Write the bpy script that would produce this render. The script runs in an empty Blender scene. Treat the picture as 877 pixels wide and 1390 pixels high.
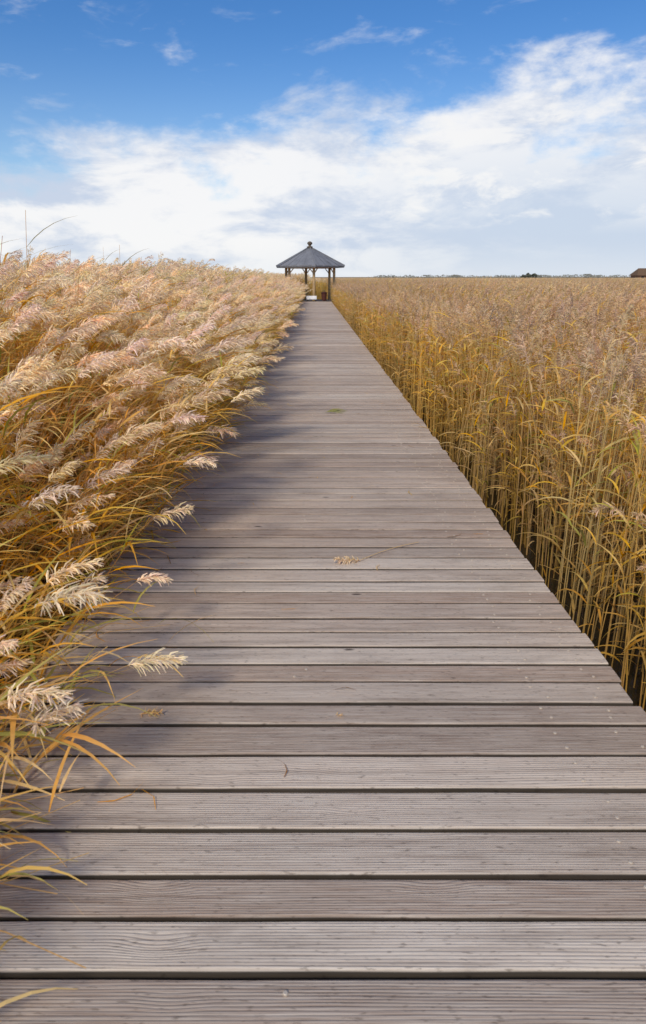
import bpy, math, random
from mathutils import Vector, noise as mnoise
random.seed(7)
R=random.random
U=random.uniform
scene=bpy.context.scene
scene.view_settings.view_transform='Standard'
scene.view_settings.look='None'
scene.view_settings.exposure=0
ROOT=scene.collection

# ---------------------------------------------------------------- helpers
def newmat(name):
    m=bpy.data.materials.new(name); m.use_nodes=True
    m.node_tree.nodes.clear()
    return m,m.node_tree
class NT:
    def __init__(s,t): s.t=t
    def n(s,typ,**kw):
        nd=s.t.nodes.new(typ)
        for k,v in kw.items(): setattr(nd,k,v)
        return nd
    def inp(s,sock,v):
        if hasattr(v,'is_linked') or isinstance(v,bpy.types.NodeSocket): s.t.links.new(v,sock)
        else: sock.default_value=v
    def math(s,op,a,b=0.0,c=0.0,clamp=False):
        nd=s.n('ShaderNodeMath',operation=op,use_clamp=clamp)
        s.inp(nd.inputs[0],a); s.inp(nd.inputs[1],b); s.inp(nd.inputs[2],c)
        return nd.outputs[0]
    def sstep(s,v,a,b,c=0.0,d=1.0):
        nd=s.n('ShaderNodeMapRange',interpolation_type='SMOOTHSTEP')
        s.inp(nd.inputs[0],v); s.inp(nd.inputs[1],a); s.inp(nd.inputs[2],b); s.inp(nd.inputs[3],c); s.inp(nd.inputs[4],d)
        return nd.outputs[0]
    def lin(s,v,a,b,c=0.0,d=1.0):
        nd=s.n('ShaderNodeMapRange')
        s.inp(nd.inputs[0],v); s.inp(nd.inputs[1],a); s.inp(nd.inputs[2],b); s.inp(nd.inputs[3],c); s.inp(nd.inputs[4],d)
        return nd.outputs[0]
    def mix(s,f,a,b,mode='MIX'):
        nd=s.n('ShaderNodeMix',data_type='RGBA',blend_type=mode)
        s.inp(nd.inputs[0],f); s.inp(nd.inputs[6],a); s.inp(nd.inputs[7],b)
        return nd.outputs[2]
    def noise(s,vec,scale,detail=4,rough=0.5,dist=0.0):
        nd=s.n('ShaderNodeTexNoise')
        s.inp(nd.inputs['Vector'],vec); nd.inputs['Scale'].default_value=scale
        nd.inputs['Detail'].default_value=detail; nd.inputs['Roughness'].default_value=rough
        nd.inputs['Distortion'].default_value=dist
        return nd.outputs['Fac']
    def mapping(s,vec,scale=(1,1,1),loc=(0,0,0)):
        nd=s.n('ShaderNodeMapping'); s.inp(nd.inputs[0],vec)
        nd.inputs[1].default_value=loc; nd.inputs[3].default_value=scale
        return nd.outputs[0]
    def comb(s,x,y,z):
        nd=s.n('ShaderNodeCombineXYZ'); s.inp(nd.inputs[0],x); s.inp(nd.inputs[1],y); s.inp(nd.inputs[2],z)
        return nd.outputs[0]
    def sep(s,v):
        nd=s.n('ShaderNodeSeparateXYZ'); s.inp(nd.inputs[0],v); return nd.outputs
    def bsdf(s,col,rough=0.8,normal=None,spec=0.3,metal=0.0):
        nd=s.n('ShaderNodeBsdfPrincipled'); s.inp(nd.inputs['Base Color'],col); s.inp(nd.inputs['Roughness'],rough)
        nd.inputs['Specular IOR Level'].default_value=spec; nd.inputs['Metallic'].default_value=metal
        if normal is not None: s.t.links.new(normal,nd.inputs['Normal'])
        return nd.outputs[0]
    def bump(s,h,strength=0.5,dist=0.01):
        nd=s.n('ShaderNodeBump'); s.inp(nd.inputs['Height'],h); nd.inputs['Strength'].default_value=strength
        nd.inputs['Distance'].default_value=dist
        return nd.outputs[0]
    def out(s,sh):
        o=s.n('ShaderNodeOutputMaterial'); s.t.links.new(sh,o.inputs[0])
def C(r,g,b): return (r,g,b,1.0)

def mkobj(name,verts,faces,mat=None,parent=None,smooth=False,cols=None,link=True,attrs=None):
    me=bpy.data.meshes.new(name); me.from_pydata(verts,[],faces); me.update()
    if mat: me.materials.append(mat)
    if cols is not None:
        a=me.attributes.new('col','FLOAT_COLOR','POINT')
        flat=[]
        for c in cols: flat.extend((c[0],c[1],c[2],1.0))
        a.data.foreach_set('color',flat)
    if smooth:
        me.polygons.foreach_set('use_smooth',[True]*len(me.polygons))
    ob=bpy.data.objects.new(name,me)
    if link: ROOT.objects.link(ob)
    if parent: ob.parent=parent
    return ob
def empty(name,loc=(0,0,0)):
    e=bpy.data.objects.new(name,None); e.empty_display_size=0.2; e.location=loc; ROOT.objects.link(e); return e
class MB:
    def __init__(s): s.v=[]; s.f=[]; s.c=[]
    def box(s,x0,x1,y0,y1,z0,z1,c=(1,1,1)):
        b=len(s.v)
        for z in (z0,z1):
            for (x,y) in ((x0,y0),(x1,y0),(x1,y1),(x0,y1)): s.v.append((x,y,z)); s.c.append(c)
        s.f+=[(b,b+3,b+2,b+1),(b+4,b+5,b+6,b+7),(b,b+1,b+5,b+4),(b+1,b+2,b+6,b+5),(b+2,b+3,b+7,b+6),(b+3,b,b+4,b+7)]
    def obox(s,p,q,w,h,c=(1,1,1)):
        p=Vector(p);q=Vector(q);d=(q-p).normalized()
        up=Vector((0,0,1))
        if abs(d.z)>0.95: up=Vector((0,1,0))
        sd=d.cross(up).normalized(); up=sd.cross(d).normalized()
        b=len(s.v)
        for e in (p,q):
            for (a,bb) in ((-1,-1),(1,-1),(1,1),(-1,1)):
                s.v.append(tuple(e+sd*(a*w/2)+up*(bb*h/2))); s.c.append(c)
        s.f+=[(b,b+1,b+2,b+3),(b+7,b+6,b+5,b+4),(b,b+4,b+5,b+1),(b+1,b+5,b+6,b+2),(b+2,b+6,b+7,b+3),(b+3,b+7,b+4,b)]
    def lathe(s,cx,cy,prof,n=16,c=(1,1,1),cap=True):
        b=len(s.v)
        for (r,z) in prof:
            for i in range(n):
                a=2*math.pi*i/n; s.v.append((cx+r*math.cos(a),cy+r*math.sin(a),z)); s.c.append(c)
        for j in range(len(prof)-1):
            for i in range(n):
                k=(i+1)%n
                s.f.append((b+j*n+i,b+j*n+k,b+(j+1)*n+k,b+(j+1)*n+i))
        if cap:
            s.f.append(tuple(b+(len(prof)-1)*n+i for i in range(n)))
            s.f.append(tuple(b+i for i in reversed(range(n))))
    def strip(s,pts,ws,side,c0,c1=None):
        b=len(s.v); n=len(pts); c1=c1 or c0
        for i,(p,w) in enumerate(zip(pts,ws)):
            sd=side[i] if isinstance(side,list) else side
            t=i/(n-1); c=tuple(c0[k]*(1-t)+c1[k]*t for k in range(3))
            s.v.append((p[0]-sd[0]*w,p[1]-sd[1]*w,p[2]-sd[2]*w)); s.v.append((p[0]+sd[0]*w,p[1]+sd[1]*w,p[2]+sd[2]*w))
            s.c.append(c); s.c.append(c)
        for i in range(n-1): s.f.append((b+2*i,b+2*i+1,b+2*i+3,b+2*i+2))
    def tube(s,pts,rs,c0,c1=None,n=3):
        b=len(s.v); m=len(pts); c1=c1 or c0
        for i,(p,r) in enumerate(zip(pts,rs)):
            t=i/(m-1); c=tuple(c0[k]*(1-t)+c1[k]*t for k in range(3))
            for k in range(n):
                a=2*math.pi*k/n; s.v.append((p[0]+r*math.cos(a),p[1]+r*math.sin(a),p[2])); s.c.append(c)
        for i in range(m-1):
            for k in range(n):
                k2=(k+1)%n; s.f.append((b+i*n+k,b+i*n+k2,b+(i+1)*n+k2,b+(i+1)*n+k))
    def obj(s,name,mat,parent=None,smooth=False,link=True):
        return mkobj(name,s.v,s.f,mat,parent,smooth,s.c,link)

# ---------------------------------------------------------------- materials
def wood_deck():
    m,t=newmat('weathered_deck_wood'); N=NT(t)
    tc=N.n('ShaderNodeTexCoord').outputs['Object']
    at=N.n('ShaderNodeAttribute'); at.attribute_name='col'
    r,g,b=N.sep(at.outputs['Vector'])[:3]     # r tone, g id, b warm
    off=N.comb(N.math('MULTIPLY',g,37.0),N.math('MULTIPLY',g,11.0),N.math('MULTIPLY',g,5.0))
    va=N.n('ShaderNodeVectorMath',operation='ADD'); N.inp(va.inputs[0],tc); N.inp(va.inputs[1],off)
    P=va.outputs[0]
    x,y,z=N.sep(P)[:3]
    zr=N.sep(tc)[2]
    low=N.noise(N.mapping(P,(0.55,6,6)),1.0,3,0.5)
    vo=N.n('ShaderNodeTexVoronoi'); N.inp(vo.inputs['Vector'],N.mapping(P,(2.6,7.2,0.01))); vo.inputs['Scale'].default_value=1.0
    kd=vo.outputs['Distance']
    krand=N.sep(vo.outputs['Color'])[0]
    kon=N.math('GREATER_THAN',krand,0.50)
    kinfl=N.math('MULTIPLY',N.sstep(kd,0.34,0.0),kon)
    ph=N.math('ADD',N.math('MULTIPLY',y,780.0),N.math('MULTIPLY',low,N.math('ADD',25.0,N.math('MULTIPLY',b,45.0))))
    ph=N.math('ADD',ph,N.math('MULTIPLY',kinfl,14.0))
    ring=N.lin(N.math('SINE',ph),-1,1,0,1)
    ringp=N.math('POWER',ring,3.0)
    fine=N.noise(N.mapping(P,(5,300,60)),1.0,4,0.65)
    streak=N.noise(N.mapping(P,(1.0,34,10)),1.0,6,0.7)
    blot=N.noise(N.mapping(P,(0.8,2.5,1)),2.6,6,0.7)
    worn=N.noise(tc,0.9,3,0.5)
    speck=N.noise(N.mapping(P,(30,140,30)),1.0,3,0.6)
    knot=N.math('MULTIPLY',N.sstep(kd,0.085,0.03),kon)
    knotring=N.math('MULTIPLY',N.math('MULTIPLY',N.sstep(kd,0.14,0.10),N.sstep(kd,0.06,0.09)),kon)
    light=C(0.80,0.69,0.56); dark=C(0.36,0.265,0.20)
    base=N.mix(r,dark,light)
    warm=N.mix(b,base,C(0.46,0.285,0.185))
    base=N.mix(0.5,base,warm)
    c=N.mix(N.math('MULTIPLY',ringp,N.sstep(blot,0.35,0.65,0.50,0.12)),base,C(0.20,0.14,0.10))
    c=N.mix(N.sstep(streak,0.42,0.68,0.0,0.62),c,C(0.22,0.155,0.115))
    c=N.mix(N.sstep(fine,0.35,0.68,0.0,0.45),c,C(0.82,0.74,0.62))
    c=N.mix(N.sstep(blot,0.48,0.72,0.0,0.42),c,C(0.25,0.185,0.14))
    c=N.mix(N.sstep(worn,0.35,0.65,0.10,0.0),c,C(0.12,0.09,0.07))
    c=N.mix(N.sstep(speck,0.58,0.72,0.0,0.6),c,C(0.11,0.08,0.06))
    c=N.mix(N.math('MULTIPLY',knotring,0.4),c,C(0.62,0.51,0.40))
    c=N.mix(N.math('MULTIPLY',knot,0.88),c,C(0.06,0.04,0.03))
    c=N.mix(N.sstep(zr,-0.0010,-0.0065,0.0,0.92),c,C(0.025,0.019,0.015))  # gap shade painted into the colour: plank sides and seam edges darkened by depth
    h=N.math('ADD',N.math('MULTIPLY',ringp,-0.4),N.math('MULTIPLY',fine,0.6))
    h=N.math('SUBTRACT',h,N.math('MULTIPLY',streak,0.6))
    N.out(N.bsdf(c,0.72,N.bump(h,0.9,0.003),0.3))
    return m
def wood_simple(name,c1,c2,axis='z'):
    m,t=newmat(name); N=NT(t)
    tc=N.n('ShaderNodeTexCoord').outputs['Object']
    sc={'z':(30,30,2),'x':(2,30,30)}[axis]
    f=N.noise(N.mapping(tc,sc),1.0,4,0.6)
    g=N.noise(tc,1.7,3)
    c=N.mix(N.sstep(f,0.3,0.7),C(*c1),C(*c2))
    c=N.mix(N.sstep(g,0.4,0.7,0,0.35),c,C(c1[0]*.5,c1[1]*.5,c1[2]*.5))
    N.out(N.bsdf(c,0.75,N.bump(f,0.3,0.004)))
    return m
def reed_mat():
    m,t=newmat('dry_reed'); N=NT(t)
    at=N.n('ShaderNodeAttribute'); at.attribute_name='col'
    oi=N.n('ShaderNodeObjectInfo')
    rnd=oi.outputs['Random']
    hs=N.n('ShaderNodeHueSaturation')
    N.inp(hs.inputs['Color'],at.outputs['Color'])
    N.inp(hs.inputs['Hue'],N.lin(rnd,0,1,0.490,0.502)); N.inp(hs.inputs['Saturation'],N.lin(N.math('FRACT',N.math('MULTIPLY',rnd,17.3)),0,1,0.98,1.15))
    N.inp(hs.inputs['Value'],N.lin(N.math('FRACT',N.math('MULTIPLY',rnd,7.7)),0,1,0.88,1.12))
    c=hs.outputs[0]
    d=N.n('ShaderNodeBsdfDiffuse'); N.inp(d.inputs[0],c)
    tr=N.n('ShaderNodeBsdfTranslucent'); N.inp(tr.inputs[0],c)
    mx=N.n('ShaderNodeMixShader'); mx.inputs[0].default_value=0.33
    t.links.new(d.outputs[0],mx.inputs[1]); t.links.new(tr.outputs[0],mx.inputs[2])
    N.out(mx.outputs[0]); return m
def vcol_mat(name,rough=0.8):
    m,t=newmat(name); N=NT(t)
    at=N.n('ShaderNodeAttribute'); at.attribute_name='col'
    tc=N.n('ShaderNodeTexCoord').outputs['Object']
    f=N.noise(tc,14,4)
    c=N.mix(N.sstep(f,0.3,0.75,0,0.3),at.outputs['Color'],C(0.03,0.03,0.03))
    N.out(N.bsdf(c,rough)); return m
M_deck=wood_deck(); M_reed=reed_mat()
M_beam=wood_simple('beam_wood',(0.10,0.075,0.055),(0.15,0.12,0.09),'z')
M_post=wood_simple('post_wood',(0.46,0.31,0.15),(0.62,0.44,0.24),'z')
M_roof=wood_simple('roof_boards',(0.17,0.175,0.19),(0.26,0.265,0.28),'z')
M_v=vcol_mat('painted')

# ---------------------------------------------------------------- ground & water
m,t=newmat('marsh_mud'); N=NT(t)
P=N.n('ShaderNodeTexCoord').outputs['Object']
c=N.mix(N.sstep(N.noise(P,0.8,6,0.6),0.35,0.65),C(0.035,0.028,0.018),C(0.09,0.07,0.04))
N.out(N.bsdf(c,0.9,N.bump(N.noise(P,6,5),0.6,0.05)))
M_mud=m
mkobj('marsh_ground',[(-3000,-60,-0.62),(3000,-60,-0.62),(3000,4000,-0.62),(-3000,4000,-0.62)],[(0,1,2,3)],M_mud)
m,t=newmat('marsh_water'); N=NT(t)
P=N.n('ShaderNodeTexCoord').outputs['Object']
N.out(N.bsdf(C(0.018,0.016,0.010),0.06,N.bump(N.noise(P,7,3),0.12,0.02),0.5))
mkobj('water',[(-60,-12,-0.45),(60,-12,-0.45),(60,90,-0.45),(-60,90,-0.45)],[(0,1,2,3)],m)

m,t=newmat('distant_reed_canopy'); N=NT(t)
P=N.n('ShaderNodeTexCoord').outputs['Object']
f1=N.noise(N.mapping(P,(0.5,0.12,1)),1.0,6,0.65); f2=N.noise(P,6.0,5,0.7)
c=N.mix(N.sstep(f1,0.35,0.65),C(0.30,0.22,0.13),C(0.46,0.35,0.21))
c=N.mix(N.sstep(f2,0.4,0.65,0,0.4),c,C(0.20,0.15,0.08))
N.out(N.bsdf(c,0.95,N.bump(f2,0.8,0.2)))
v=[];f=[]
ys=[85,95,110,130,155,190,240,300,400,550,750,1000,1400,2000,3500]
nx=60
for j,yy in enumerate(ys):
    for i in range(nx+1):
        xx=(i/nx-0.5)*2*(yy*0.9+40)
        z=0.80+0.25*mnoise.noise(Vector((xx*0.05,yy*0.03,0)))
        if j==0: z=-0.4
        if yy>700: z=1.1+ (yy-700)*0.0008+max(0,xx)*0.0012
        v.append((xx,yy,z))
for j in range(len(ys)-1):
    for i in range(nx):
        a=j*(nx+1)+i; f.append((a,a+1,a+nx+2,a+nx+1))
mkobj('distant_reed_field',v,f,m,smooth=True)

# ---------------------------------------------------------------- boardwalk
XL,XR=-1.12,1.19
bw=empty('boardwalk')
mb=MB(); sc=MB()
y=-3.0; pid=0; YEND=44.6
joists=[XL+0.10,XL+0.13+0.95,XR-0.12,XR-0.34]
while y<YEND:
    w=random.choice([0.138,0.134,0.122,0.106,0.116,0.138]); gap=U(0.010,0.019)
    pid+=1
    tone=min(1,max(0,random.gauss(0.66,0.28)));
    if R()<0.2: tone=U(0.0,0.25)
    warm=R()**2
    if R()<0.2: warm=U(0.5,1.0)
    col=(tone,(pid*0.6180339)%1.0*4+pid*0.013,warm)
    x0=XL+U(-0.012,0.010); x1=XR+U(-0.010,0.012)
    th=0.032; bv=0.007; z0=U(-0.0005,0.002); skew=U(-0.005,0.005); tilt=U(-0.001,0.001); bowA=U(-0.004,0.004)
    ns=10; b=len(mb.v)
    prof=[(0,-th),(0,-bv),(bv*0.12,-bv*0.55),(bv*0.45,-bv*0.15),(bv,0),(w/2,0.0008),(w-bv,0),(w-bv*0.45,-bv*0.15),(w-bv*0.12,-bv*0.55),(w,-bv),(w,-th)]
    k=len(prof)
    ea=[U(-0.0012,0.0012) for i in range(ns+1)]; eb=[U(-0.0012,0.0012) for i in range(ns+1)]
    for i in range(ns+1):
        tt=i/ns; xx=x0+(x1-x0)*tt
        for (py,pz) in prof:
            e=(ea[i] if py<w/2 else eb[i])
            mb.v.append((xx,y+py+e+skew*(tt-0.5)+bowA*(1-4*(tt-0.5)**2)*0.6,z0+pz+tilt*(py/w-0.5)*2)); mb.c.append(col)
    for i in range(ns):
        for j in range(k):
            j2=(j+1)%k
            mb.f.append((b+i*k+j,b+(i+1)*k+j,b+(i+1)*k+j2,b+i*k+j2))
    mb.f.append(tuple(b+j for j in range(k))); mb.f.append(tuple(b+ns*k+j for j in reversed(range(k))))
    if y<22:
        for ji,jx in enumerate(joists):
            if ji==1 and R()<0.75: continue
            for fy in (0.24,0.76):
                if R()<0.12: continue
                sx=jx+U(-0.035,0.035); sy=y+w*fy+U(-0.008,0.008)
                sc.lathe(sx,sy,[(0.0060,0.0),(0.0060,0.0034),(0.0045,0.0044)],8,(0.42,0.41,0.39))
    y+=w+gap
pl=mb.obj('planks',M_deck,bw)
m,t=newmat('screw_steel'); N=NT(t); N.out(N.bsdf(C(0.58,0.50,0.40),0.5,None,0.5,0.2))
sc.obj('screws',m,bw)
mb=MB()
for jx in (XL+0.10,0.0,XR-0.13):
    mb.box(jx-0.035,jx+0.035,-3.0,YEND,-0.21,-0.036)
yy=-2.0
while yy<YEND:
    mb.box(XL+0.02,XR-0.02,yy-0.04,yy+0.04,-0.36,-0.213)
    for px in (XL+0.12,XR-0.14):
        mb.lathe(px,yy+0.1,[(0.06,-0.8),(0.06,-0.215)],10)
    yy+=2.4
mb.obj('support_beams',M_beam,bw)

# ---------------------------------------------------------------- reeds
def lerp3(a,b,t): return tuple(a[k]*(1-t)+b[k]*t for k in range(3))
def vary(c,s=0.15):
    k=1+U(-s,s); return (c[0]*k,c[1]*k*(1+U(-.05,.05)),c[2]*k*(1+U(-.12,.12)))
GOLD=(0.86,0.56,0.13); ORANGE=(0.84,0.44,0.075); STRAW=(0.88,0.65,0.28); GREEN=(0.42,0.41,0.08); BROWN=(0.32,0.18,0.07)
def plume(mb,base,d,wind,L,nb,col,wd=0.0022,spread=1.0,droop=0.13):
    d=Vector(d).normalized(); wind=Vector(wind)
    p=Vector(base); pts=[p.copy()]; dd=d.copy(); seg=8
    for i in range(seg):
        dd=(dd+wind*0.05+Vector((0,0,-droop))).normalized()
        p=p+dd*(L/seg); pts.append(p.copy())
    mb.strip([tuple(q) for q in pts],[0.0015]*len(pts),(0,1,0),col)
    for k in range(nb):
        s=(k+R())/nb*0.97; fi=s*seg; i=min(seg-1,int(fi)); q=pts[i].lerp(pts[i+1],fi-i)
        ax=(pts[i+1]-pts[i]).normalized()
        rad=Vector((U(-1,1),U(-1,1),U(-1,1))).normalized()
        prof=math.sin(math.pi*min(1,(0.15+s*0.85)))**0.6
        l=L*0.34*(prof*0.8+0.2)*U(0.5,1.15)*spread
        d0=(ax*0.7+rad*0.75+wind*0.25).normalized()
        d1=(d0+wind*0.3+rad*0.3+Vector((0,0,-0.75))).normalized()
        a=q; b=a+d0*l*0.55; c=b+d1*l*0.45
        sd=Vector((U(-1,1),U(-1,1),U(-1,1))).normalized()
        cc=vary(col,0.25)
        mb.strip([tuple(a),tuple(b),tuple(c)],[wd*0.3,wd*1.2,wd*0.6],tuple(sd),cc)
def stem(mb,bx,by,bz,H,lean,ang,style,lod=0,nleaf=None,tip_curve=1.0):
    wx,wy=math.cos(ang),math.sin(ang)
    seg=6 if lod==0 else (4 if lod==1 else 2)
    def P(t):
        o=lean*H*(0.25*t+0.75*t**2.2)
        return Vector((bx+wx*o,by+wy*o,bz+H*(t-0.42*lean*t**2.5*tip_curve)))
    pts=[tuple(P(i/seg)) for i in range(seg+1)]
    r0=0.0042 if lod==0 else (0.0055 if lod==1 else 0.009)
    sc0=vary(style['stem']); sc1=vary(style['stemtop'])
    if lod<1: mb.tube(pts,[r0*(1-0.6*i/seg) for i in range(seg+1)],lerp3(sc0,BROWN,0.45),sc1,3)
    else: mb.strip(pts,[r0]*(seg+1),(0.8,0.6,0),sc0,sc1)
    nl=nleaf if nleaf is not None else style['nleaf'][lod]
    for i in range(nl):
        t=style['leaf0']+(0.97-style['leaf0'])*(i+R())/nl
        p=P(t)
        a=ang+random.gauss(0,style['leafspread'])
        if R()<0.2: a=U(0,6.28)
        hx,hy=math.cos(a),math.sin(a)
        L=U(0.22,0.48)*style['leaflen']; el=math.radians(U(25,70)); droop=U(0.35,1.25)
        ns=5 if lod==0 else (3 if lod==1 else 2)
        q=[];ws=[];sd=[]
        wmax=U(0.0045,0.0085)*style.get('lw',1.0)*(1 if lod==0 else 1.6 if lod==1 else 3.0)
        x=p.copy(); 
        tw=U(-0.9,0.9)
        for j in range(ns+1):
            u=j/ns
            q.append(tuple(x)); ws.append(max(0.0007,wmax*min(1,u*5+0.35)*(1-u**2.2)))
            e=el-droop*u*1.7
            dv=Vector((hx*math.cos(e),hy*math.cos(e),math.sin(e)))
            s0=Vector((-hy,hx,0)); n0=dv.cross(s0)
            aa=tw*u*2
            s=s0*math.cos(aa)+n0*math.sin(aa); sd.append(tuple(s))
            x=x+dv*(L/ns)
        rr=R()
        if rr<style['pg']: c0=vary(GREEN,0.2)
        elif rr<style['pg']+0.32: c0=vary(ORANGE)
        elif rr<style['pg']+0.62: c0=vary(GOLD)
        else: c0=vary(STRAW)
        if t<0.4: c0=lerp3(c0,BROWN,0.65)
        mb.strip(q,ws,sd,c0,lerp3(c0,STRAW,0.4))
    if R()<style['pplume']:
        p=P(1.0); d=(P(1.0)-P(0.93)).normalized()
        nb=style['nb'][lod]
        plume(mb,p,d,(wx,wy,0),U(0.17,0.28)*style['plen'],nb,vary(style['plume'],0.14),style['pw'][lod],style['pspread'],U(0.04,0.2))
LEFT=dict(stem=(0.60,0.42,0.16),stemtop=(0.80,0.55,0.2),nleaf=(8,5,3),leaf0=0.12,leafspread=0.8,leaflen=1.05,pg=0.12,pplume=0.56,plume=(0.98,0.81,0.56),nb=(110,42,12),pw=(0.0027,0.0052,0.014),plen=1.0,pspread=1.05)
LEAFY=dict(LEFT); LEAFY.update(pplume=0.18,nleaf=(11,5,3),leaflen=1.0,pg=0.20)
RIGHT=dict(stem=(0.76,0.53,0.20),stemtop=(0.82,0.60,0.25),nleaf=(6,4,3),leaf0=0.15,leafspread=1.6,leaflen=0.66,pg=0.13,pplume=0.50,plume=(0.80,0.60,0.37),nb=(72,28,9),pw=(0.0025,0.0046,0.012),plen=0.86,pspread=0.8)
def clump(name,coll,n,size,H,lean,style,lod):
    mb=MB()
    for i in range(n):
        bx,by=U(-.5,.5)*size,U(-.5,.5)*size
        h=H*random.gauss(1,0.06)
        if R()<0.18: h*=U(0.55,0.85)
        stem(mb,bx,by,0,h,max(0.02,random.gauss(lean,0.07)),random.gauss(0,0.45),style,lod)
    ob=mb.obj(name,M_reed,None,False,False); coll.objects.link(ob); return ob
def bed(name,coll,pts):
    me=bpy.data.meshes.new(name); me.from_pydata([p[:3] for p in pts],[],[])
    a=me.attributes.new('rot','FLOAT_VECTOR','POINT'); a.data.foreach_set('vector',[q for p in pts for q in (0,0,p[3])])
    a=me.attributes.new('scl','FLOAT_VECTOR','POINT'); a.data.foreach_set('vector',[q for p in pts for q in (p[4],p[4],p[5])])
    a=me.attributes.new('idx','INT','POINT'); a.data.foreach_set('value',[p[6] for p in pts])
    ob=bpy.data.objects.new(name,me); ROOT.objects.link(ob)
    ng=bpy.data.node_groups.new(name+'_scatter','GeometryNodeTree')
    ng.interface.new_socket('Geometry',in_out='INPUT',socket_type='NodeSocketGeometry')
    ng.interface.new_socket('Geometry',in_out='OUTPUT',socket_type='NodeSocketGeometry')
    gi=ng.nodes.new('NodeGroupInput'); go=ng.nodes.new('NodeGroupOutput')
    ci=ng.nodes.new('GeometryNodeCollectionInfo'); ci.inputs['Collection'].default_value=coll
    ci.inputs['Separate Children'].default_value=True; ci.inputs['Reset Children'].default_value=True
    iop=ng.nodes.new('GeometryNodeInstanceOnPoints'); iop.inputs['Pick Instance'].default_value=True
    def na(nm,dt):
        q=ng.nodes.new('GeometryNodeInputNamedAttribute'); q.data_type=dt; q.inputs['Name'].default_value=nm
        return [o for o in q.outputs if o.enabled and o.name=='Attribute'][0]
    L=ng.links
    L.new(gi.outputs[0],iop.inputs['Points']); L.new(ci.outputs[0],iop.inputs['Instance'])
    L.new(na('idx','INT'),iop.inputs['Instance Index'])
    L.new(na('rot','FLOAT_VECTOR'),iop.inputs['Rotation'])
    L.new(na('scl','FLOAT_VECTOR'),iop.inputs['Scale'])
    L.new(iop.outputs[0],go.inputs[0])
    md=ob.modifiers.new('scatter','NODES'); md.node_group=ng
    return ob
collL=bpy.data.collections.new('reed_clumps_tall'); collR=bpy.data.collections.new('reed_clumps_short')
for i in range(6): clump('a%d_reed_clump_tall'%i,collL,28,0.55,2.05,0.25,LEFT,0)
for i in range(2): clump('a%d_reed_clump_tall'%(i+6),collL,28,0.5,1.75,0.19,LEAFY,0)
for i in range(4): clump('b%d_reed_clump_tall'%i,collL,56,1.1,2.15,0.24,LEFT,1)
for i in range(3): clump('c%d_reed_clump_tall'%i,collL,240,4.2,2.0,0.2,LEFT,2)
for i in range(8): clump('a%d_reed_clump'%i,collR,36,0.55,1.62,0.06,RIGHT,0)
for i in range(4): clump('b%d_reed_clump'%i,collR,70,1.1,1.64,0.09,RIGHT,1)
for i in range(3): clump('c%d_reed_clump'%i,collR,260,4.2,1.62,0.12,RIGHT,2)
BZ=-0.5
def und(x,y,s): return mnoise.noise(Vector((x*s,y*s,3.3)))
def scatter(side):
    pts=[]
    def inside(x,y): return abs(x)<0.58*max(y,0)+4.5
    x=0.0
    while x<6.5:
        y=0.7 if side<0 else 0.6
        while y<46:
            if x<1.4 or y<13:
                xx=(XR+(0.50 if y<6 else 0.40)+x) if side>0 else (XL-(0.24 if y<4 else 0.16)-x)
                px=xx+U(-.17,.17) if x>0.1 else xx+U(-.07,.12)*side
                py=y+U(-.2,.2)
                if inside(xx,y):
                    ix=random.randrange(6)
                    if side<0:
                        hs=0.74+0.24*min(1,(x+0.1)/1.5)+0.06*und(px,py,0.4)
                        if x<0.4 and R()<0.5: ix=6+random.randrange(2)
                        if py<3.0: hs*=0.68+0.32*max(0,(py-1.3))/1.7
                        if py<1.9: ix=6+random.randrange(2)
                    else:
                        hs=0.88+0.08*min(1,x/3.0)+0.05*und(px,py,0.4); ix=random.randrange(8)
                    pts.append((px,py,BZ,U(-.5,.5) if side<0 else U(-3.1,3.1) if x<1 else U(-.6,.6),U(.9,1.1),hs*U(.94,1.06),ix))
            y+=0.48
        x+=0.48
    y=0.5
    while y<75:
        x=0.0
        while x<50:
            lod0=(x<1.4 and y<46) or (y<13 and x<6.5)
            xx=(XR+0.6+x) if side>0 else XL-0.6-x
            gz=(abs(xx)<3.6 and 43.5<y<51.5)
            if not lod0 and inside(xx,y) and not gz:
                px=xx+U(-.35,.35); py=y+U(-.35,.35)
                hs=0.97+0.06*und(px,py,0.25)
                if side<0: hs*=1.03
                pts.append((px,py,BZ,U(-.5,.5),U(.9,1.15),hs*U(.94,1.06),8+random.randrange(4)))
            x+=1.05
        y+=1.05
    y=75
    while y<240:
        x=0
        while x<0.58*y+10:
            px=(x+1.5)*side+U(-1,1); py=y+U(-1.2,1.2)
            hs=(0.98+0.05*und(px,py,0.1))*(0.86 if side<0 else 1.0)
            pts.append((px,py,BZ,U(-.4,.4),U(.9,1.15),hs*U(.95,1.05),12+random.randrange(3)))
            x+=3.9
        y+=3.9
    return pts
pL=scatter(-1); pR=scatter(1)
bed('reed_bed',collL,pL); bed('reed_bed',collR,pR)
print('instances',len(pL),len(pR))

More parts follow.
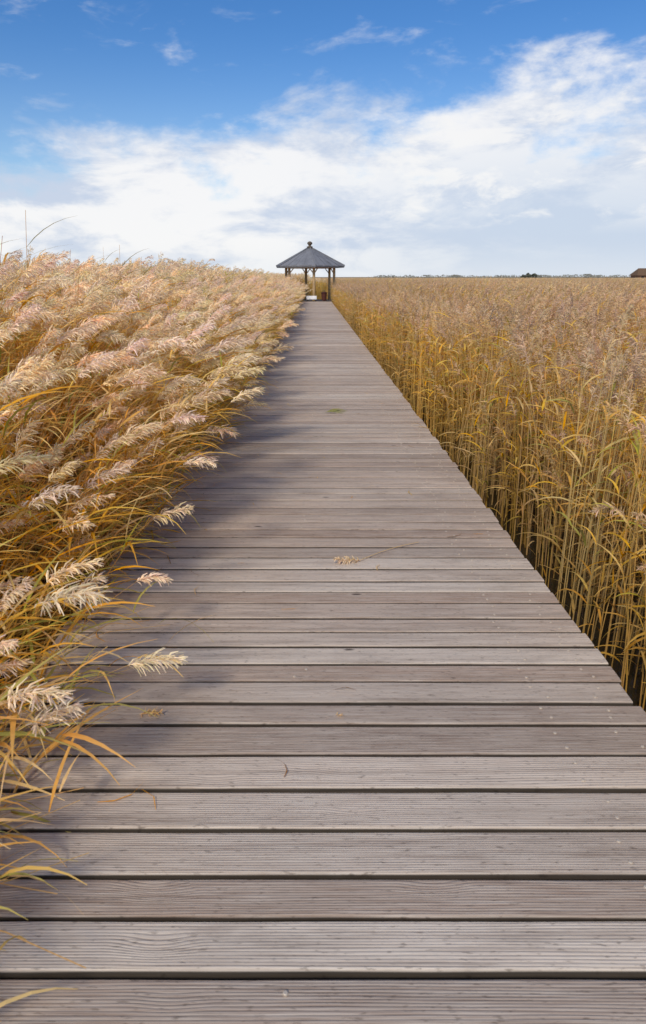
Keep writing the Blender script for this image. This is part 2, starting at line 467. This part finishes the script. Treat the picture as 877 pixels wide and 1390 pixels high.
# reeds along the left edge blown out over the boards
mb=MB()
random.seed(31)
ST=dict(LEAFY); ST['leaflen']=0.75; ST['lw']=0.8
specs=[(-1.22,1.95,0.98,0.60,0.05,1),(-1.24,3.25,1.35,0.44,-0.1,1),(-1.24,2.85,1.15,0.44,0.0,1),(-1.2,2.4,1.0,0.48,0.2,1)]
for i in range(22):
    by=U(0.8,2.4)
    specs.append((-1.16-U(0,0.2),by,U(0.72,1.05)+0.08*(by-1),U(0.45,0.82),U(-0.5,0.4),0))
for i in range(120):
    by=2.4+abs(random.gauss(0,1))*11
    if by>43: continue
    specs.append((-1.19-U(0,0.15),by,U(0.9,1.45),U(0.22,0.42),U(-0.6,0.6),2))
for (bx,by,H,lean,ang,pp) in specs:
    s=dict(ST); s['pplume']=1.0 if pp==1 else (0.25 if pp==2 else 0.0); s['plen']=0.72 if pp==1 else 0.8
    s['nleaf']=(6,5,3)
    stem(mb,bx,by,BZ,H,lean,ang,s,0)
mb.obj('leaning_reeds',M_reed)

# fallen reed & debris
mb=MB()
p0=Vector((0.62,3.62,0.012)); p1=Vector((0.26,3.36,0.010))
pts=[]
for i in range(7):
    t=i/6; q=p0.lerp(p1,t); q.y+=0.03*math.sin(t*3); pts.append(tuple(q))
mb.tube(pts,[0.003]*7,STRAW,STRAW,4)
plume(mb,p1,(-1,-0.25,0.12),(-0.6,0,0.25),0.15,120,(0.9,0.72,0.48),0.0024,0.7,0.0)
mb.obj('fallen_reed',M_reed)
mb=MB()
for i in range(190):
    x=U(XL+0.05,XR-0.1) if R()<0.3 else XL+abs(random.gauss(0,0.4))+0.03; y=U(1.1,16); a=U(0,6.28); L=U(0.02,0.16); w=U(0.0010,0.003)
    if R()<0.1: L*=2.2
    pts=[(x+math.cos(a+0.3*j)*L*j/3,y+math.sin(a+0.3*j)*L*j/3,0.006+0.004*(j%2)) for j in range(4)]
    mb.strip(pts,[w*.5,w,w*.9,w*.2],(-math.sin(a),math.cos(a),0.1),vary(random.choice([STRAW,GOLD,ORANGE,BROWN]),.2))
plume(mb,(-0.62,2.02,0.008),(1,0.1,0.05),(0.2,-0.3,0.2),0.08,50,(0.8,0.58,0.3),0.002,1.1,0)
plume(mb,(0.08,2.02,0.008),(1,-0.4,0.05),(0.2,-0.1,0.2),0.03,14,(0.8,0.6,0.35),0.002,1.2,0)
for k in range(4):
    pts=[(0.14+0.07*k*0.3+0.05*j,7.55+0.05*k-0.01*j,0.012+0.012*math.sin(j)) for j in range(5)]
    mb.strip(pts,[0.003,0.008,0.010,0.007,0.002],(0,1,0.2),vary((0.30,0.32,0.08),.2))
mb.obj('reed_litter',M_reed)

# ---------------------------------------------------------------- gazebo
GX,GY=-0.22,47.2
gz=empty('gazebo',(GX,GY,0))
hexa=lambda r,z,dl=9: [(r*math.cos(math.radians(30+dl+60*k)),r*math.sin(math.radians(30+dl+60*k)),z) for k in range(6)]
mb=MB(); a=hexa(2.3,-0.002); b=hexa(2.3,-0.15); mb.v=a+b; mb.f=[(0,1,2,3,4,5)]+[(k,k+6,(k+1)%6+6,(k+1)%6) for k in range(6)]; mb.c=[(1,1,1)]*12
mb.obj('floor_deck',M_beam,gz)
mb=MB()
pr=1.75
for (x,y,z) in hexa(pr,0):
    mb.lathe(x,y,[(0.095,-0.6),(0.095,0.0),(0.085,2.25)],12)
for k in range(6):
    A=Vector(hexa(pr,2.16)[k]); B=Vector(hexa(pr,2.16)[(k+1)%6])
    mb.obox(A,B,0.09,0.15)
    d=(B-A).normalized()
    mb.obox(A+d*0.30+Vector((0,0,-0.09)),A+Vector((0,0,-0.38))+d*0.05,0.05,0.05)
    mb.obox(B-d*0.30+Vector((0,0,-0.09)),B+Vector((0,0,-0.38))-d*0.05,0.05,0.05)
mb.obj('posts',M_post,gz)
mb=MB()
for k in (1,2,):
    A=Vector(hexa(pr,0)[k]); B=Vector(hexa(pr,0)[(k+1)%6])
    mid=(A+B)/2
    for z in (0.42,0.78): mb.obox(A+Vector((0,0,z)),B+Vector((0,0,z)),0.05,0.09)
    inn=-mid.normalized()*0.3; inn.z=0
    mb.obox(A*0.86+inn*0.4+Vector((0,0,0.42)),B*0.86+inn*0.4+Vector((0,0,0.42)),0.32,0.045)
    for tt in (0.15,0.85):
        q=(A*0.86+inn*0.4).lerp(B*0.86+inn*0.4,tt); mb.obox((q.x,q.y,0),(q.x,q.y,0.39),0.06,0.2)
mb.obj('railings_and_benches',M_post,gz)
mb=MB()
re=2.5; ze=2.24; zt=3.46
n=9
base=hexa(re,ze); apex=Vector((0,0,zt))
for k in range(6):
    A=Vector(base[k]);B=Vector(base[(k+1)%6])
    for i in range(n):
        t0=i/n; t1=(i+1)/n; lift=Vector((0,0,0.018*(i%2)))
        p=[A.lerp(B,t0)+lift,A.lerp(B,t1)+lift]
        q=[p[1].lerp(apex,0.97)+lift*0,p[0].lerp(apex,0.97)]
        bb=len(mb.v); shade=U(.8,1.1)
        for s in (p[0],p[1],q[0],q[1]): mb.v.append(tuple(s)); mb.c.append((shade,)*3)
        for s in (p[0],p[1]): mb.v.append(tuple(s+Vector((0,0,-0.05)))); mb.c.append((shade,)*3)
        mb.f+=[(bb,bb+1,bb+2,bb+3),(bb,bb+4,bb+5,bb+1)]
    mb.obox(A+Vector((0,0,0.03)),apex+Vector((0,0,0.03)),0.07,0.05)
    mb.obox(Vector(hexa(re-0.06,ze-0.06)[k]),Vector(hexa(re-0.06,ze-0.06)[(k+1)%6]),0.04,0.11)
u=len(mb.v)
mb.v+=hexa(re-0.1,ze-0.02); mb.c+=[(1,1,1)]*6; mb.f.append(tuple(u+5-k for k in range(6)))
mb.obj('roof',M_roof,gz)
mb=MB()
mb.lathe(0,0,[(0.20,3.38),(0.20,3.48),(0.09,3.52),(0.09,3.58),(0.16,3.64),(0.18,3.70),(0.13,3.78),(0.03,3.82)],14)
mb.obj('finial',M_beam,gz,True)
lb=empty('litter_bin',(0.72,45.0,0))
mb=MB(); mb.lathe(0,0,[(0.15,0.05),(0.18,0.50)],16,(0.10,0.03,0.02)); mb.obj('bin_body',M_v,lb)
mb=MB(); mb.lathe(0,0,[(0.20,0.502),(0.20,0.54),(0.13,0.60)],16,(0.07,0.02,0.015)); mb.obj('lid',M_v,lb)
mb=MB(); mb.box(-0.03,0.03,0.205,0.25,0,0.7,(0.15,0.1,0.06)); mb.lathe(0,0,[(0.05,0),(0.05,0.048)],8,(.1,.1,.1)); mb.obj('stand',M_v,lb)
sg=empty('information_sign',(-0.1,44.95,0))
mb=MB(); mb.obox((0,-0.12,0.12),(0,0.12,0.34),0.66,0.025,(0.85,0.85,0.84)); mb.obj('panel',M_v,sg)
mb=MB()
for x in (-.25,.25): mb.box(x-.025,x+.025,0.0,0.05,0,0.20,(0.3,0.2,0.1))
mb.obj('legs',M_v,sg)

# ---------------------------------------------------------------- farmhouse, distant trees
fh=empty('thatched_farmhouse',(146,300,0))
mb=MB(); mb.box(-7,7,-3.5,3.5,-1,2.6,(0.30,0.16,0.10)); mb.obj('walls',M_v,fh)
mb=MB(); 
v=[(-7.6,-4.2,2.3),(7.6,-4.2,2.3),(7.6,4.2,2.3),(-7.6,4.2,2.3),(-5.6,0,5.3),(6.6,0,5.3)]
mb.v=v; mb.c=[(0.17,0.10,0.055)]*6; mb.f=[(0,1,5,4),(2,3,4,5),(1,2,5),(3,0,4),(3,2,1,0)]; mb.obj('roof',M_v,fh)
mb=MB(); mb.box(1.2,2.0,-.35,.35,4.6,6.0,(0.25,0.12,0.08)); mb.obj('chimney',M_v,fh)
mb=MB()
for x in (-5,-2.4,2.6,5): mb.box(x-.5,x+.5,-3.56,-3.503,0.9,2.0,(0.03,0.035,0.04))
mb.box(-0.5,0.5,-3.56,-3.503,0,2.05,(0.12,0.06,0.03)); mb.obj('windows_and_door',M_v,fh)
def fol(name,a,b):
    m,t=newmat(name); N=NT(t)
    P=N.n('ShaderNodeTexCoord').outputs['Object']
    N.out(N.bsdf(N.mix(N.noise(P,0.9,3),C(*a),C(*b)),0.9)); return m
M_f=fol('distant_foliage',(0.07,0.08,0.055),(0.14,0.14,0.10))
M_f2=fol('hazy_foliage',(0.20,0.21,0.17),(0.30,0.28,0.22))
def treeish(name,specs,mat,dens=150):
    mb=MB()
    for (cx,cy,h,w) in specs:
        mb.tube([(cx,cy,-.5),(cx,cy,h*.5)],[w*.06,w*.03],(1,1,1),None,5)
        for i in range(dens):
            a=U(0,6.28);zz=U(-1,1);rr=math.sqrt(1-zz*zz)*U(.3,1)
            x=cx+math.cos(a)*rr*w/2*U(.7,1.1);y=cy+math.sin(a)*rr*w/2;z=h*0.55+zz*h*0.45
            s=h*0.13*U(.6,1.5); q=Vector((U(-1,1),U(-1,1),U(-1,1))).normalized(); r=q.orthogonal().normalized()
            q=q*s; r=r*s; p=Vector((x,y,z)); b=len(mb.v)
            mb.v+=[tuple(p-q),tuple(p+r),tuple(p+q),tuple(p-r)]; mb.c+=[(1,1,1)]*4; mb.f.append((b,b+1,b+2,b+3))
    return mb.obj(name,mat)
treeish('distant_bush',[(93,300,3.2,3.5),(96,301,2.9,4.0),(91,300,2.5,2.6)],M_f)
tl=[]
x=60
while x<560:
    k=min(1,(x-60)/200)
    tl.append((x,640+U(-30,30),U(2.4,3.6)+1.0*k*R(),U(14,24))); x+=U(3,6)
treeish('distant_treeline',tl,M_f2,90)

# ---------------------------------------------------------------- sky
w=bpy.data.worlds.new('World'); scene.world=w; w.use_nodes=True
t=w.node_tree; t.nodes.clear(); N=NT(t)
SE,SR=42,203
sky=N.n('ShaderNodeTexSky',sky_type='NISHITA'); sky.sun_disc=False
sky.sun_elevation=math.radians(SE); sky.sun_rotation=math.radians(SR); sky.dust_density=0.5; sky.ozone_density=2.0
D=N.n('ShaderNodeTexCoord').outputs['Generated']
x,y,z=N.sep(D)[:3]
skyc=N.mix(N.sstep(z,0.05,0.33,0.2,1.0),sky.outputs[0],C(0.34,0.64,0.96),'MULTIPLY')
bg1=N.n('ShaderNodeBackground'); N.inp(bg1.inputs[0],skyc); bg1.inputs[1].default_value=0.13
n1=N.noise(N.mapping(D,(3.0,3.0,6.5),(0.3,0.0,0.1)),1.7,10,0.58,0.15)
n5=N.noise(N.mapping(D,(1,1,2.2),(5.3,2.0,0.1)),8.0,9,0.6,0.25)
n2=N.noise(N.mapping(D,(3,3,9),(4.0,1.0,2.0)),3.2,8,0.6,0.3)
n3=N.noise(N.mapping(D,(1.2,1.2,5),(9.0,1.0,2.0)),2.4,7,0.55)
n4=N.noise(N.mapping(D,(2,2,5),(1.0,7.0,5.0)),3.2,9,0.6,0.3)
n6=N.noise(N.mapping(D,(1,1,2.6),(2.0,3.0,1.0)),9.0,8,0.6,0.3)
bnd=N.math('ADD',0.222,N.math('MULTIPLY',x,0.10))
a=N.math('SUBTRACT',bnd,z)
a=N.math('MAXIMUM',a,-0.13)
v1=N.math('ADD',N.math('MULTIPLY',a,6.5),N.math('MULTIPLY',N.math('SUBTRACT',n1,0.5),1.9))
v1=N.math('ADD',v1,N.math('MULTIPLY',N.math('SUBTRACT',n5,0.5),1.6))
mask=N.sstep(v1,-0.12,0.50)
mask=N.math('MULTIPLY',mask,0.96)
wisp=N.math('MULTIPLY',N.sstep(n2,0.54,0.76),0.4)
mask=N.math('MAXIMUM',mask,wisp)
sh=N.math('ADD',N.math('MULTIPLY',n4,0.6),N.math('MULTIPLY',n3,0.4))
cc=N.mix(N.sstep(sh,0.42,0.55),C(0.62,0.70,0.85),C(0.99,0.985,0.99))
rb=N.math('MULTIPLY',N.sstep(x,-0.1,0.35),N.sstep(z,0.22,0.05))
cc=N.mix(N.math('MULTIPLY',rb,0.8),cc,C(0.62,0.715,0.86))
puff=N.math('MULTIPLY',N.sstep(n6,0.50,0.62),N.math('MULTIPLY',N.sstep(z,0.05,0.10),N.sstep(x,-0.1,0.15)))
cc=N.mix(N.math('MULTIPLY',puff,0.85),cc,C(1.0,0.99,0.98))
cc=N.mix(N.sstep(z,0.05,0.0,0,0.5),cc,C(0.84,0.89,0.95))
bg2=N.n('ShaderNodeBackground'); N.inp(bg2.inputs[0],cc); bg2.inputs[1].default_value=0.95
mx=N.n('ShaderNodeMixShader'); N.inp(mx.inputs[0],mask); t.links.new(bg1.outputs[0],mx.inputs[1]); t.links.new(bg2.outputs[0],mx.inputs[2])
o=N.n('ShaderNodeOutputWorld'); t.links.new(mx.outputs[0],o.inputs[0])

sl=bpy.data.lights.new('sun','SUN'); sl.energy=2.9; sl.angle=math.radians(12); sl.color=(1,0.88,0.71)
so=bpy.data.objects.new('sun',sl); ROOT.objects.link(so)
sd=Vector((math.sin(math.radians(SR))*math.cos(math.radians(SE)),math.cos(math.radians(SR))*math.cos(math.radians(SE)),math.sin(math.radians(SE))))
so.rotation_euler=sd.to_track_quat('Z','Y').to_euler()

# ---------------------------------------------------------------- camera
cd=bpy.data.cameras.new('camera'); cam=bpy.data.objects.new('camera',cd); ROOT.objects.link(cam)
cam.location=(0,0,1.5); cam.rotation_euler=(math.radians(90-16.9),0,0)
cd.sensor_fit='HORIZONTAL'; cd.sensor_width=24; cd.lens=24*900/877
cd.shift_x=13.5/877; cd.shift_y=-45/877
cd.clip_end=8000; cd.clip_start=0.05
cd.dof.use_dof=True; cd.dof.focus_distance=7.0; cd.dof.aperture_fstop=6.3
scene.camera=cam
